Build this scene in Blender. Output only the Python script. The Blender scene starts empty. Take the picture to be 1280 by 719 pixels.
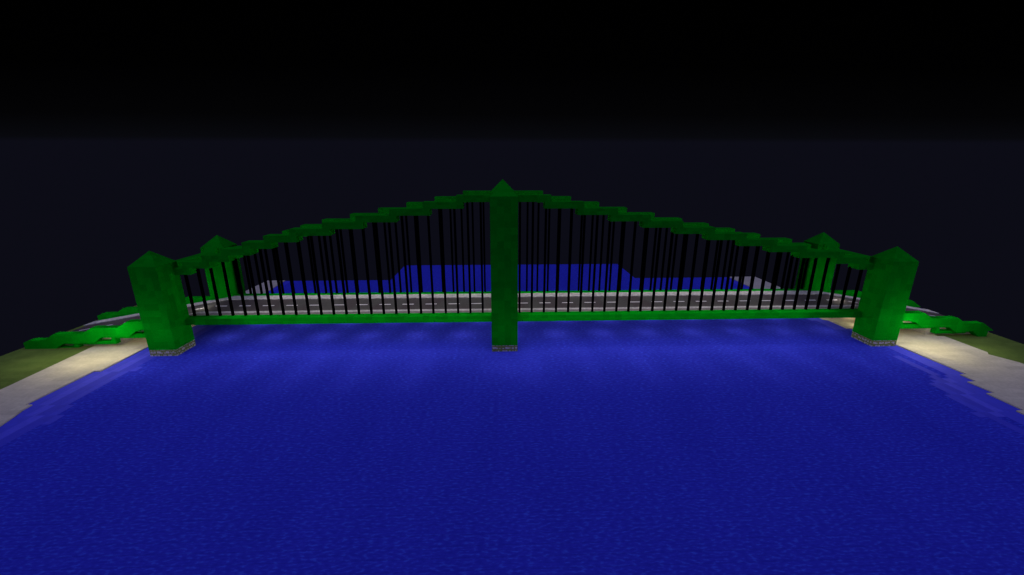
import bpy, bmesh, math, random
from mathutils import Vector, Matrix
R = math.radians
random.seed(4)
scene = bpy.context.scene
C = scene.collection

# ------------------------------------------------------------------ camera
cam_d = bpy.data.cameras.new('camera')
cam = bpy.data.objects.new('camera', cam_d); C.objects.link(cam)
cam.location = (-0.256, -63.53, 22.54)
cam.rotation_euler = (R(90 - 16.04), 0, R(-1.834))
cam_d.sensor_width = 36; cam_d.lens = 36 * 513.4 / 1280
cam_d.clip_start = 0.1; cam_d.clip_end = 4000
scene.camera = cam

# ------------------------------------------------------------------ exposure
vs = scene.view_settings
vs.view_transform = 'Standard'; vs.look = 'None'; vs.gamma = 1; vs.use_curve_mapping = False
vs.exposure = 0
scene.render.engine = 'CYCLES'

# ------------------------------------------------------------------ night sky
world = bpy.data.worlds.new('World'); scene.world = world
world.use_nodes = True
wn, wl = world.node_tree.nodes, world.node_tree.links
wn.clear()
tc = wn.new('ShaderNodeTexCoord'); sep = wn.new('ShaderNodeSeparateXYZ')
ab = wn.new('ShaderNodeMath'); ab.operation = 'ABSOLUTE'
mx = wn.new('ShaderNodeMath'); mx.operation = 'MAXIMUM'; mx.inputs[1].default_value = 0.02
dv = wn.new('ShaderNodeMath'); dv.operation = 'DIVIDE'
mr = wn.new('ShaderNodeMapRange'); mr.inputs['From Min'].default_value = 0.0; mr.inputs['From Max'].default_value = 0.4
cr = wn.new('ShaderNodeValToRGB')
bg = wn.new('ShaderNodeBackground'); out = wn.new('ShaderNodeOutputWorld')
wl.new(tc.outputs['Generated'], sep.inputs[0]); wl.new(sep.outputs['Y'], ab.inputs[0])
wl.new(ab.outputs[0], mx.inputs[0]); wl.new(sep.outputs['Z'], dv.inputs[0]); wl.new(mx.outputs[0], dv.inputs[1])
wl.new(dv.outputs[0], mr.inputs['Value']); wl.new(mr.outputs[0], cr.inputs[0])
wl.new(cr.outputs[0], bg.inputs[0]); wl.new(bg.outputs[0], out.inputs[0])
el = cr.color_ramp.elements
el[0].position = 0.0; el[0].color = (0.0036, 0.0037, 0.0078, 1)
el[1].position = 1.0; el[1].color = (0, 0, 0, 1)
for p, c in ((0.150, (0.0036, 0.0037, 0.0078)), (0.178, (0.0024, 0.0026, 0.0040)), (0.30, (0.0010, 0.0010, 0.0014)), (0.55, (0.0002, 0.0002, 0.0003))):
    e = el.new(p); e.color = (*c, 1)
bg.inputs[1].default_value = 1.0

# ------------------------------------------------------------------ moonlight
sd = bpy.data.lights.new('moonlight', 'SUN'); so = bpy.data.objects.new('moonlight', sd); C.objects.link(so)
sd.energy = 1.1; sd.color = (0.56, 0.55, 1.0); sd.angle = R(75)
d = Vector((0.0, 0.42, -0.9)); so.rotation_euler = d.to_track_quat('-Z', 'Y').to_euler()

# ------------------------------------------------------------------ materials
def nm(name):
    m = bpy.data.materials.new(name); m.use_nodes = True
    n, l = m.node_tree.nodes, m.node_tree.links
    b = n['Principled BSDF']; b.inputs['Specular IOR Level'].default_value = 0.15; b.inputs['Roughness'].default_value = 0.85
    return m, n, l, b

def cell_noise(n, l, scale=(1, 1, 1), offs=0.37):
    """one random value per block, or per texture pixel"""
    g = n.new('ShaderNodeNewGeometry')
    v = n.new('ShaderNodeVectorMath'); v.operation = 'MULTIPLY_ADD'
    v.inputs[1].default_value = scale; v.inputs[2].default_value = (offs, offs, offs)
    f = n.new('ShaderNodeVectorMath'); f.operation = 'FLOOR'
    w = n.new('ShaderNodeTexWhiteNoise'); w.noise_dimensions = '3D'
    l.new(g.outputs['Position'], v.inputs[0]); l.new(v.outputs[0], f.inputs[0]); l.new(f.outputs[0], w.inputs[0])
    return w.outputs['Value']

def ramp(n, l, fac, stops, interp='LINEAR'):
    c = n.new('ShaderNodeValToRGB'); c.color_ramp.interpolation = interp
    e = c.color_ramp.elements
    e[0].position = stops[0][0]; e[0].color = (*stops[0][1], 1)
    e[1].position = stops[-1][0]; e[1].color = (*stops[-1][1], 1)
    for p, col in stops[1:-1]:
        q = e.new(p); q.color = (*col, 1)
    l.new(fac, c.inputs[0]); return c.outputs[0]

def mixc(n, l, a, b, f, mode='MIX'):
    m = n.new('ShaderNodeMix'); m.data_type = 'RGBA'; m.blend_type = mode
    for s, k in ((f, 0), (a, 6), (b, 7)):
        if isinstance(s, (int, float)): m.inputs[k].default_value = s
        elif isinstance(s, tuple): m.inputs[k].default_value = (*s, 1)
        else: l.new(s, m.inputs[k])
    return m.outputs[2]

def mat_speckle(name, c0, c1, scale=(5, 5, 5), block=0.0):
    m, n, l, b = nm(name)
    col = ramp(n, l, cell_noise(n, l, scale), [(0, c0), (1, c1)])
    if block:
        k = ramp(n, l, cell_noise(n, l, (1, 1, 1), .5), [(0, (1 - block,) * 3), (1, (1, 1, 1))])
        col = mixc(n, l, col, k, 1.0, 'MULTIPLY')
    l.new(col, b.inputs['Base Color']); return m

M = {}
M['green'] = mat_speckle('green_wool', (0.0003, 0.23, 0.0065), (0.0004, 0.26, 0.0085), (6, 6, 6), 0.24)  # per-block tone also paints an uneven light grid into the wool
M['green'].node_tree.nodes['Principled BSDF'].inputs['Specular IOR Level'].default_value = 0
M['black'] = mat_speckle('black_bars', (0.0002, 0.0002, 0.0002), (0.0004, 0.0004, 0.0005))
M['black'].node_tree.nodes['Principled BSDF'].inputs['Specular IOR Level'].default_value = 0
M['paving'] = mat_speckle('stone_paving', (0.27, 0.26, 0.30), (0.50, 0.49, 0.56), (3, 5, 3), 0.12)
M['gutter'] = mat_speckle('stone_gutter', (0.13, 0.125, 0.135), (0.19, 0.185, 0.20), (3, 5, 3), 0.15)
M['stone'] = mat_speckle('grey_stone', (0.28, 0.27, 0.30), (0.36, 0.35, 0.38), (4, 4, 4), 0.1)
M['paint'] = mat_speckle('road_paint', (0.72, 0.68, 0.82), (0.85, 0.82, 0.95), (3, 8, 3))

# asphalt: broad reddish and greyish patches, fine grain
m, n, l, b = nm('asphalt'); M['asphalt'] = m
g = n.new('ShaderNodeNewGeometry'); mp = n.new('ShaderNodeVectorMath'); mp.operation = 'MULTIPLY'; mp.inputs[1].default_value = (0.26, 0.06, 0)
tx = n.new('ShaderNodeTexNoise'); tx.inputs['Scale'].default_value = 1.0; tx.inputs['Detail'].default_value = 0
l.new(g.outputs['Position'], mp.inputs[0]); l.new(mp.outputs[0], tx.inputs['Vector'])
pa = ramp(n, l, tx.outputs[0], [(0.42, (0.052, 0.043, 0.055)), (0.58, (0.060, 0.058, 0.066))])
gr = ramp(n, l, cell_noise(n, l, (5, 6, 5)), [(0, (0.84,) * 3), (1, (1.1,) * 3)])
l.new(mixc(n, l, pa, gr, 1.0, 'MULTIPLY'), b.inputs['Base Color'])

def ground_mat(name, c0, c1, px=4):
    m, n, l, b = nm(name)
    g = n.new('ShaderNodeNewGeometry'); t = n.new('ShaderNodeTexNoise'); t.inputs['Scale'].default_value = 0.35; t.inputs['Detail'].default_value = 3
    l.new(g.outputs['Position'], t.inputs['Vector'])
    big = ramp(n, l, t.outputs[0], [(0.3, c0), (0.7, c1)])
    gr = ramp(n, l, cell_noise(n, l, (px, px, px)), [(0, (0.93,) * 3), (1, (1.05,) * 3)])
    bl = ramp(n, l, cell_noise(n, l, (0.4, 1, 1), .2), [(0, (0.90,) * 3), (1, (1.06,) * 3)])  # paints stripes of block light into the ground colour, stretched along x
    l.new(mixc(n, l, mixc(n, l, big, bl, 1.0, 'MULTIPLY'), gr, 1.0, 'MULTIPLY'), b.inputs['Base Color'])
    b.inputs['Specular IOR Level'].default_value = 0.02
    return m
M['sand'] = ground_mat('sand', (0.47, 0.45, 0.395), (0.53, 0.505, 0.445))
M['grass'] = ground_mat('grass', (0.085, 0.14, 0.033), (0.11, 0.17, 0.04))
M['pale_bed'] = ground_mat('pale_seabed', (0.55, 0.5, 0.40), (0.62, 0.56, 0.45))
M['clay_bed'] = ground_mat('clay_seabed', (0.16, 0.15, 0.2), (0.2, 0.19, 0.24))
M['dark_bed'] = ground_mat('dark_seabed', (0.015, 0.015, 0.04), (0.02, 0.02, 0.05))

# mossy stone bricks
m, n, l, b = nm('mossy_stone_brick'); M['brick'] = m
g = n.new('ShaderNodeNewGeometry'); sp = n.new('ShaderNodeSeparateXYZ'); ad = n.new('ShaderNodeMath'); ad.operation = 'ADD'
cb = n.new('ShaderNodeCombineXYZ'); l.new(g.outputs['Position'], sp.inputs[0]); l.new(sp.outputs[0], ad.inputs[0]); l.new(sp.outputs[1], ad.inputs[1])
l.new(ad.outputs[0], cb.inputs[0]); l.new(sp.outputs[2], cb.inputs[1])
bt = n.new('ShaderNodeTexBrick'); bt.inputs['Scale'].default_value = 1; bt.inputs['Brick Width'].default_value = 1.0; bt.inputs['Row Height'].default_value = 0.5
bt.inputs['Mortar Size'].default_value = 0.10; bt.inputs['Mortar Smooth'].default_value = 0.3
bt.inputs['Color1'].default_value = (0.36, 0.35, 0.46, 1); bt.inputs['Color2'].default_value = (0.25, 0.25, 0.30, 1); bt.inputs['Mortar'].default_value = (0.085, 0.11, 0.03, 1)
l.new(cb.outputs[0], bt.inputs['Vector'])
moss = ramp(n, l, cell_noise(n, l, (4, 4, 5)), [(0.45, (0, 0, 0)), (0.7, (1, 1, 1))])
l.new(mixc(n, l, bt.outputs['Color'], (0.12, 0.16, 0.05), moss), b.inputs['Base Color'])

# water: deep blue, slightly see-through, a ripple pattern that repeats every block
m, n, l, b = nm('blue_water'); M['water'] = m
g = n.new('ShaderNodeNewGeometry')
fr = n.new('ShaderNodeVectorMath'); fr.operation = 'FRACTION'
sc = n.new('ShaderNodeVectorMath'); sc.operation = 'MULTIPLY'; sc.inputs[1].default_value = (1.9, 5.0, 0)
ad = n.new('ShaderNodeVectorMath'); ad.operation = 'ADD'
hf = n.new('ShaderNodeVectorMath'); hf.operation = 'MULTIPLY'; hf.inputs[1].default_value = (1.0, 1.0, 0)
l.new(g.outputs['Position'], hf.inputs[0]); l.new(hf.outputs[0], fr.inputs[0]); l.new(hf.outputs[0], sc.inputs[0])
t = n.new('ShaderNodeTexNoise'); t.inputs['Scale'].default_value = 1.0; t.inputs['Detail'].default_value = 2
l.new(sc.outputs[0], t.inputs['Vector'])
fine = ramp(n, l, t.outputs[0], [(0.36, (0.027, 0.034, 0.555)), (0.54, (0.034, 0.042, 0.63)), (0.70, (0.044, 0.090, 0.80))])
t2 = n.new('ShaderNodeTexNoise'); t2.inputs['Scale'].default_value = 1.0; t2.inputs['Detail'].default_value = 2
s2 = n.new('ShaderNodeVectorMath'); s2.operation = 'MULTIPLY'; s2.inputs[1].default_value = (0.16, 0.05, 0)
l.new(g.outputs['Position'], s2.inputs[0]); l.new(s2.outputs[0], t2.inputs['Vector'])
big = ramp(n, l, t2.outputs[0], [(0.3, (0.93, 0.93, 0.95)), (0.7, (1.08, 1.08, 1.05))])
sy = n.new('ShaderNodeSeparateXYZ'); l.new(fr.outputs[0], sy.inputs[0])
row = ramp(n, l, sy.outputs['Y'], [(0.0, (0.86,) * 3), (0.15, (1, 1, 1)), (0.45, (1.02,) * 3), (0.5, (0.95,) * 3), (0.6, (1, 1, 1)), (1.0, (1.02,) * 3)])
big = mixc(n, l, big, row, 1.0, 'MULTIPLY')
l.new(mixc(n, l, fine, big, 1.0, 'MULTIPLY'), b.inputs['Base Color'])
b.inputs['Roughness'].default_value = 0.6; b.inputs['Specular IOR Level'].default_value = 0.0
tr = n.new('ShaderNodeBsdfTransparent'); mxs = n.new('ShaderNodeMixShader'); mxs.inputs[0].default_value = 0.93
l.new(tr.outputs[0], mxs.inputs[1]); l.new(b.outputs[0], mxs.inputs[2])
l.new(mxs.outputs[0], n['Material Output'].inputs['Surface'])

M['shallow'] = mat_speckle('shallow_water', (0.041, 0.051, 0.69), (0.045, 0.055, 0.73), (3, 3, 3), 0.06)
M['shallow_pale'] = mat_speckle('pale_shallow_water', (0.062, 0.070, 0.77), (0.068, 0.078, 0.82), (3, 3, 3), 0.08)
M['shallow_deep'] = mat_speckle('mid_shallow_water', (0.035, 0.043, 0.64), (0.038, 0.046, 0.67), (3, 3, 3), 0.06)

# ------------------------------------------------------------------ helpers
def box(bm, x0, x1, y0, y1, z0, z1):
    v = [bm.verts.new(p) for p in ((x0,y0,z0),(x1,y0,z0),(x1,y1,z0),(x0,y1,z0),(x0,y0,z1),(x1,y0,z1),(x1,y1,z1),(x0,y1,z1))]
    for f in ((3,2,1,0),(4,5,6,7),(0,1,5,4),(1,2,6,5),(2,3,7,6),(3,0,4,7)): bm.faces.new([v[i] for i in f])

def prism_y(bm, poly, y0, y1):
    """polygon in x,z pushed along y"""
    a = [bm.verts.new((x, y0, z)) for x, z in poly]; b_ = [bm.verts.new((x, y1, z)) for x, z in poly]
    bm.faces.new(a); bm.faces.new(b_[::-1]); k = len(poly)
    for i in range(k): bm.faces.new((a[i], b_[i], b_[(i+1) % k], a[(i+1) % k]))

def prism_z(bm, poly, z0, z1):
    a = [bm.verts.new((x, y, z0)) for x, y in poly]; b_ = [bm.verts.new((x, y, z1)) for x, y in poly]
    bm.faces.new(a[::-1]); bm.faces.new(b_); k = len(poly)
    for i in range(k): bm.faces.new((a[i], a[(i+1) % k], b_[(i+1) % k], b_[i]))

def obj(name, bm, mat, parent=None, at=None):
    bmesh.ops.recalc_face_normals(bm, faces=bm.faces)
    if at is not None: bmesh.ops.translate(bm, verts=bm.verts, vec=-Vector(at))
    me = bpy.data.meshes.new(name); bm.to_mesh(me); bm.free()
    for mm in (mat if isinstance(mat, (list, tuple)) else [mat]): me.materials.append(mm)
    o = bpy.data.objects.new(name, me); C.objects.link(o)
    if parent: o.parent = parent
    if at is not None: o.location = at
    return o

def struct(name, bm, mat):
    o = obj(name, bm, mat); o['kind'] = 'structure'; return o

def empty(name, label, cat, loc=(0, 0, 0), group=None):
    o = bpy.data.objects.new(name, None); C.objects.link(o); o.location = loc
    o['label'] = label; o['category'] = cat
    if group: o['group'] = group
    return o

# ------------------------------------------------------------------ terrain and water
GZ, WZ = -4.7, -4.85
SPAN = 12.0                              # near side to far side of the bridge
def edgeR(y): return 83.0 + 0.12 * y
shore_l = [(-55.5, -95), (-55.6, -22.3), (-56.5, -19.3), (-56.5, -20.1), (-56.7, -18), (-57.5, -18), (-57.4, -9.4), (-56.5, -9.4), (-56.6, -1.2),
           (-56.6, 2), (-55.5, 2), (-56.0, 15), (-54.4, 15), (-54.0, 28.7), (-54.9, 39.6)]
shore_r = [(60.4, -95), (60.4, -23), (61.4, -23), (61.4, -19.1), (62.5, -19.1), (62.2, -16.2), (63.5, -16.2), (63.4, -14.2), (64.4, -14.2), (63.9, -4.3),
           (63.2, 2.8), (61.8, 3.2), (61.6, 7.2), (61.0, 7.6), (60.8, 11.3), (60.3, 28), (60.3, 39.6)]
grass_l = [(-64.6, -95), (-64.6, -13.2), (-65.4, -0.4), (-64.4, -0.4), (-64.4, 24)]
grass_r = [(76.0, -95), (76.0, -11), (74.6, -8.2), (75.3, -7.5), (75.3, -1), (74.2, -1), (74.2, 24)]
for nm_, poly, mt in (
        ('beach', grass_l + [(-59.4, 24), (-59.4, 39.6)] + shore_l[::-1], 'sand'),
        ('beach', shore_r + [(67.3, 39.6), (67.3, 24)] + grass_r[::-1], 'sand'),
        ('ground', [(-76, -95)] + grass_l + [(-76, 24)], 'grass'),
        ('ground', grass_r + [(edgeR(24), 24), (edgeR(-95) + 9, -95)], 'grass')):
    bm = bmesh.new(); prism_z(bm, poly, -12, GZ); struct(nm_, bm, M[mt])

wat = [(-58, -95), (-58.6, 39.6), (-28.2, 39.6), (-28.2, 56.4), (35.3, 56.4), (35.3, 39.6), (66, 39.6), (66, -95)]
bm = bmesh.new(); prism_z(bm, wat, -9.6, WZ); struct('water', bm, M['water'])
bm = bmesh.new()
prism_z(bm, [(-58, -94.9), (-58, 39.5), (-28.1, 39.5), (-28.1, 56.3), (35.2, 56.3), (35.2, 39.5), (66, 39.5), (66, -94.9)], -12, -8.5)
struct('seabed', bm, M['dark_bed'])

def shallow(bands, side, o0, o1, mt, ymin=-95, ymax=39.6, lift=.004):
    """one strip of shallow water following the stepped shoreline block by block"""
    bm = bmesh.new()
    for k, (y0, y1, x) in enumerate(bands):
        y0, y1 = max(y0, ymin), min(y1, ymax)
        if y1 <= y0: continue
        a, b_ = x - side * o0, x - side * o1
        v = [bm.verts.new(p) for p in ((min(a, b_), y0, WZ + lift), (max(a, b_), y0, WZ + lift), (max(a, b_), y1, WZ + lift), (min(a, b_), y1, WZ + lift))]
        bm.faces.new(v)
    struct('shallow_water', bm, M[mt])
bands_l = [(-95, -20.2, -55.6), (-20.2, -18, -56.6), (-18, -9.4, -57.5), (-9.4, 2, -56.6), (2, 15, -55.8), (15, 39.6, -54.5)]
bands_r = [(-95, -23, 60.4), (-23, -19.1, 61.4), (-19.1, -16.2, 62.4), (-16.2, -14.2, 63.4), (-14.2, 2.8, 64.2), (2.8, 7.2, 61.8), (7.2, 39.6, 60.8)]
shallow(bands_l, -1, -0.4, 1.4, 'shallow')
shallow(bands_l, -1, 1.4, 2.6, 'shallow_pale', -95, 8)
shallow(bands_l, -1, 2.6, 4.0, 'shallow_deep', -95, 10)
shallow(bands_l, -1, 4.0, 4.9, 'shallow', -22, -8)
shallow(bands_r, 1, -0.4, 2.4, 'shallow')
shallow(bands_r, 1, 2.4, 3.5, 'shallow_pale', -24, -15)
shallow(bands_r, 1, 3.5, 4.6, 'shallow_deep', -30, -8)
shallow(bands_r, 1, 4.6, 5.6, 'shallow', -24, -15.5)

# ------------------------------------------------------------------ road, pavements, embankments
SL = 0.178
XL, XR = -49.5, 61.3
END_L, END_R = -75.9, 84.6
def rz(x):
    return -SL * (XL - x) if x < XL else (-SL * (x - XR) if x > XR else 0.0)
def strip(bm, y0, y1, dz, mi=0, x0=END_L, x1=END_R, thick=None):
    xs = sorted({x0, x1} | {x for x in (XL, XR) if x0 < x < x1})
    top = [[bm.verts.new((x, y, rz(x) + dz)) for y in (y0, y1)] for x in xs]
    for p, q in zip(top, top[1:]):
        f = bm.faces.new((p[0], q[0], q[1], p[1])); f.material_index = mi
    if thick:
        bot = [[bm.verts.new((x, y, rz(x) + dz - thick)) for y in (y0, y1)] for x in xs]
        for i in range(len(xs) - 1):
            for q in ((top[i][0], bot[i][0], bot[i+1][0], top[i+1][0]), (top[i][1], top[i+1][1], bot[i+1][1], bot[i][1]), (bot[i][0], bot[i][1], bot[i+1][1], bot[i+1][0])):
                bm.faces.new(q).material_index = mi
        for i in (0, -1):
            bm.faces.new((top[i][0], top[i][1], bot[i][1], bot[i][0])).material_index = mi
# carriageway with its dashed centre line
bm = bmesh.new(); strip(bm, 2.10, 8.66, -0.12, 0, thick=0.5); o = obj('road', bm, [M['asphalt'], M['paint']])
bm = bmesh.new(); bm.from_mesh(o.data)
x = -21.2 - 4 * 13
while x < END_R - 2:
    strip(bm, 5.10, 5.42, -0.112, 1, x, x + 1.95); x += 4
bm.to_mesh(o.data); bm.free(); o['kind'] = 'structure'
for y0, y1 in ((1.25, 2.09), (8.67, 10.88)):
    bm = bmesh.new(); strip(bm, y0, y1, 0.0, thick=0.6); struct('pavement', bm, M['paving'])
bm = bmesh.new(); strip(bm, 0.22, 1.24, -0.02, thick=0.6); struct('pavement', bm, M['gutter'])
for xa, xe in ((END_L, -53.52), (63.52, 82.3)):
    bm = bmesh.new(); strip(bm, -0.38, 0.215, -0.02, 0, xa, xe, 0.6); struct('pavement', bm, M['gutter'])
for sx in (-1, 1):                                        # grey stone body under each approach
    if sx < 0: poly = [(-57.2, rz(-57.2) - 0.64), (-72.2, -4.68), (-72.2, -4.9), (-61.4, -4.9), (-61.4, -2.95), (-57.2, -2.95)]
    else: poly = [(66.0, rz(66.0) - 0.64), (82.3, -4.55), (82.3, -4.9), (72.6, -4.9), (72.6, -2.95), (66.0, -2.95)]
    bm = bmesh.new(); prism_y(bm, poly, -0.38, 10.6); struct('road_embankment', bm, M['stone'])

# ------------------------------------------------------------------ the bridge
bridge = empty('road_bridge', 'long green road bridge with stepped arching cables, square towers and black hanger bars', 'bridge', (0, 6, -4.7))
def part(name, bm, mat, parent, at):
    """at: world position of the part's origin"""
    o = obj(name, bm, mat, None, at); o.parent = parent
    o.matrix_parent_inverse = Matrix.Translation(-WORLD[parent.name]); WORLD[o.name] = Vector(at)
    return o
WORLD = {bridge.name: Vector(bridge.location)}

CTOP = 17.9; DZ = 0.977
left_r = [None, -5.5, -10.5, -15.5, -20.5, -25.5, -30.5, -34.4, -37.7, -41.0, -44.0, -47.1]       # right ends of each lower level
right_l = [None, 6.6, 11.6, 16.7, 21.8, 26.9, 32.0, 37.1, 42.1, 47.0, 53.2, 57.0]                    # left ends
def levels(side):
    L = []
    for k in range(12):
        zb = CTOP - DZ * k
        if side < 0:
            r_ = left_r[k] if k else -1.5
            l_ = left_r[k+1] - 1.0 if k < 11 else -50.6
            L.append((l_, r_, zb))
        else:
            l_ = right_l[k] if k else 2.5
            r_ = right_l[k+1] + 1.0 if k < 11 else 60.6
            L.append((l_, r_, zb))
    return L

CAP = 9.07
for Y in (0.0, SPAN):
    for cx, top in ((-51.5, CAP), (0.5, 18.87), (61.5, CAP)):
        y0, y1 = Y - 4.5, Y - 0.5
        if Y: y0, y1 = 10.5, 14.5
        bm = bmesh.new(); box(bm, cx - 2, cx + 2, y0, y1, -3.82, top)
        tw = part('tower', bm, M['green'], bridge, (cx, (y0 + y1) / 2, -3.82))
        bm = bmesh.new()
        b4 = [bm.verts.new(p) for p in ((cx-2, y0, top+.004), (cx+2, y0, top+.004), (cx+2, y1, top+.004), (cx-2, y1, top+.004))]
        ap = bm.verts.new((cx, (y0 + y1) / 2, top + 2.03))
        bm.faces.new(b4[::-1])
        for i in range(4): bm.faces.new((b4[i], b4[(i+1) % 4], ap))
        part('cap', bm, M['green'], tw, (cx, (y0 + y1) / 2, top))
        bm = bmesh.new(); box(bm, cx - 2, cx + 2, y0, y1, -9.0, -3.825)
        part('footing', bm, M['brick'], tw, (cx, (y0 + y1) / 2, -5))
    ya, yb = Y - 1.5, Y + 0.5
    for side in (-1, 1):
        bm = bmesh.new(); LV = levels(side)
        for i, (a, b_, zb) in enumerate(LV):
            e = 0.003 * (i % 2)
            box(bm, a, b_, ya + e, yb - e, zb + 0.002, zb + DZ)
        cb_ = part('suspension_cable', bm, M['green'], bridge, (LV[0][0], Y, CTOP))
        xs = range(-49, -2, 2) if side < 0 else range(3, 60, 2)
        for x in xs:
            zt = min(zb for a, b_, zb in LV if a <= x <= b_)
            bm = bmesh.new(); box(bm, x - .16, x + .16, Y - .16, Y + .16, -0.5, zt + 0.1)
            part('hanger', bm, M['black'], cb_, (x, Y, 0))
    f0, f1 = (-1.5, 0.2) if not Y else (10.9, 12.3)
    bm = bmesh.new(); box(bm, -50.0, 60.0, f0, f1, -1.0, 0.0)
    part('deck_beam', bm, M['green'], bridge, (0, (f0 + f1) / 2, -1))
bm = bmesh.new(); box(bm, -52.4, 62.4, 0.21, 10.89, -1.1, -0.64)
part('deck_slab', bm, M['stone'], bridge, (0, 6, -1))
for cx in (-51.5, 61.5):
    bm = bmesh.new(); box(bm, cx - 1, cx + 1, -0.49, 10.49, 7.45, 8.45)
    cbm = part('cross_beam', bm, M['green'], bridge, (cx, 5, 7.45))
    for ye, s in ((-0.49, 1), (10.49, -1)):
        bm = bmesh.new()
        pr = [(ye, 8.454), (ye + s * 1.0, 8.454), (ye, 9.25)]
        a = [bm.verts.new((cx - 1, y, z)) for y, z in pr]; b_ = [bm.verts.new((cx + 1, y, z)) for y, z in pr]
        bm.faces.new(a); bm.faces.new(b_[::-1])
        for i in range(3): bm.faces.new((a[i], b_[i], b_[(i+1) % 3], a[(i+1) % 3]))
        part('brace', bm, M['green'], cbm, (cx, ye, 8.45))

# ------------------------------------------------------------------ stepped green balustrades along the approaches
def balustrade(side, Y, label):
    s = side
    base_x = -53.4 if s < 0 else 63.4
    root = empty('balustrade', label, 'balustrade', (base_x, Y, -4.7), 'stepped green balustrades beside the approach ramps')
    WORLD[root.name] = Vector(root.location)
    Ls = [-58.6, -64.2, -70.2, -74.2] if s < 0 else [70.2, 76.3, 81.0]
    ya, yb = Y - 1.5, Y - 0.4
    if Y: ya, yb = 10.9, 12.0
    for k, Lx in enumerate(Ls):
        T = -0.33 - 0.975 * k
        e = 0.004 * (k % 2)
        if k == 0: rx = -49.7 if s < 0 else 59.7
        else: rx = Ls[k-1] - s * 1.8           # right end, tucked beneath the step above
        last = k == len(Ls) - 1
        zb = T - 1.62
        right = [(rx, T - 1.4), (rx, T)] if k == 0 else [(Ls[k-1] + s * 0.25, zb), (Ls[k-1] - s * 1.15, T - 0.62), (rx, T - 0.6), (rx, T)]
        if k == 0: zb = T - 1.4; right = [(rx, zb), (rx, T)]
        if not last: poly = [(Lx, T), (Lx + s * 1.6, T - 1.0), (Lx + s * 1.6, zb)] + right
        elif s < 0: poly = [(Lx, T), (Lx - 0.9, T - .4), (Lx - 0.9, -4.72), (Ls[k-1] - 0.25, -4.72)] + right[1:]
        else: poly = [(Lx, T), (Lx + 2.1, T - 1.33), (Lx + 1.2, T - 1.4), (Lx + 1.2, -4.72), (Lx - 0.2, -4.72), (Lx - 1.5, T - 1.4)] + right
        bm = bmesh.new(); prism_y(bm, poly, ya + e, yb - e)
        part('panel', bm, M['green'], root, (Lx, (ya + yb) / 2, zb))
        if not last:                              # low block closing the foot of the opening, notched below the bevel
            fb = max(T - 2.85, -4.72); f1 = T - 1.66 if k else T - 1.44; f2 = T - 2.35 if k else T - 2.12
            d1, d2 = (2.3, 3.0) if k else (2.9, 3.5)
            bm = bmesh.new()
            prism_y(bm, [(Lx + s * 2.4, fb), (Lx + s * 2.4, f2), (Lx - s * d1, f2), (Lx - s * (d1 + .15), f1), (Lx - s * d2, f1), (Lx - s * d2, fb)], ya + 0.3, yb - .01)
            part('footing_block', bm, M['green'], root, (Lx, (ya + yb) / 2, fb))
    return root
balustrade(-1, 0.0, 'green stepped balustrade above the left beach, nearest to the water in front')
balustrade(1, 0.0, 'green stepped balustrade above the right beach, its end jutting past the grass edge')
balustrade(-1, SPAN, 'far green balustrade behind the road going down to the left')
balustrade(1, SPAN, 'far green balustrade behind the road going down to the right')

# ------------------------------------------------------------------ unseen point lights, many added only to brighten surfaces
LAMP = (1.0, 0.93, 0.72)
def lamp(x, y, z, p, col=LAMP):  # point light without a fixture
    ld = bpy.data.lights.new('unseen_light', 'POINT'); ld.energy = p; ld.color = col; ld.shadow_soft_size = 0
    o = bpy.data.objects.new('unseen_light', ld); C.objects.link(o); o.location = (x, y, z)
for i in range(1, 25):                                    # over the carriageway
    for y in (2.2, 8.8): lamp(-46 + 4 * i, y, 2.7, 88)
for x in range(-44, 55, 2):                               # added over the two edge beams to brighten their tops
    lamp(x, -0.9, 1.7, 32)
    if -47 < x < 57: lamp(x, 11.4, 1.7, 26)
for i in range(14):                                       # beneath the deck
    lamp(-46.5 + 8 * i, 2.5, -2.2, 120)
    lamp(-44.0 + 8 * i, 9.0, -2.4, 110)
for i in range(-10, 13):                                  # added along the water side to brighten the near beam's front
    if i not in (0,): lamp(0.5 + 4 * i, -4.3, -0.3, 95)
for i in range(13):                                       # low ones added over the water to stretch its pools into streaks
    if i == 5: continue
    for y, p in ((-5.5, 16), (-8.5, 19), (-11.5, 15), (-14.5, 8)): lamp(-43.5 + 8 * i + (y + 5) * (0.28 - 0.045 * i), y, -2.9, p)
for cx in (-51.5, 61.5):  # added by the side towers to brighten their faces
    lamp(cx, -8.8, -0.6, 250)
    lamp(cx, 5.6, 0.9, 150)
lamp(0.5, -9.5, -0.6, 120)  # added to brighten the centre tower's front
WARM = (1.0, 0.86, 0.46)
for s in (-1, 1):
    ex = -58.5 if s < 0 else 66.0
    for dx, dy, p in ((0, -5.2, 290), (4.5, -5.2, 270), (1.5, -8.0, 260)): lamp(ex + s * dx, dy, -1.3, p, WARM)
    lamp(ex + s * 1.5, -3.2, -1.6, 90, WARM)
    lamp(ex + s * 10.0, -6.5, -0.9, 210, LAMP)
    lamp(-58.5 if s < 0 else 64.5, 4.5, -3.3, 75, WARM)
    lamp(-57.5 if s < 0 else 66.5, 8.0, -3.4, 40, WARM)
    for k in range(5):  # added over the ramps to brighten roadway and balustrade tops
        for y in (-0.9, 9.2): lamp((-55 if s < 0 else 66) + s * 4.6 * k, y, 1.9 - k * 0.8, 42 if y < 0 else 75)
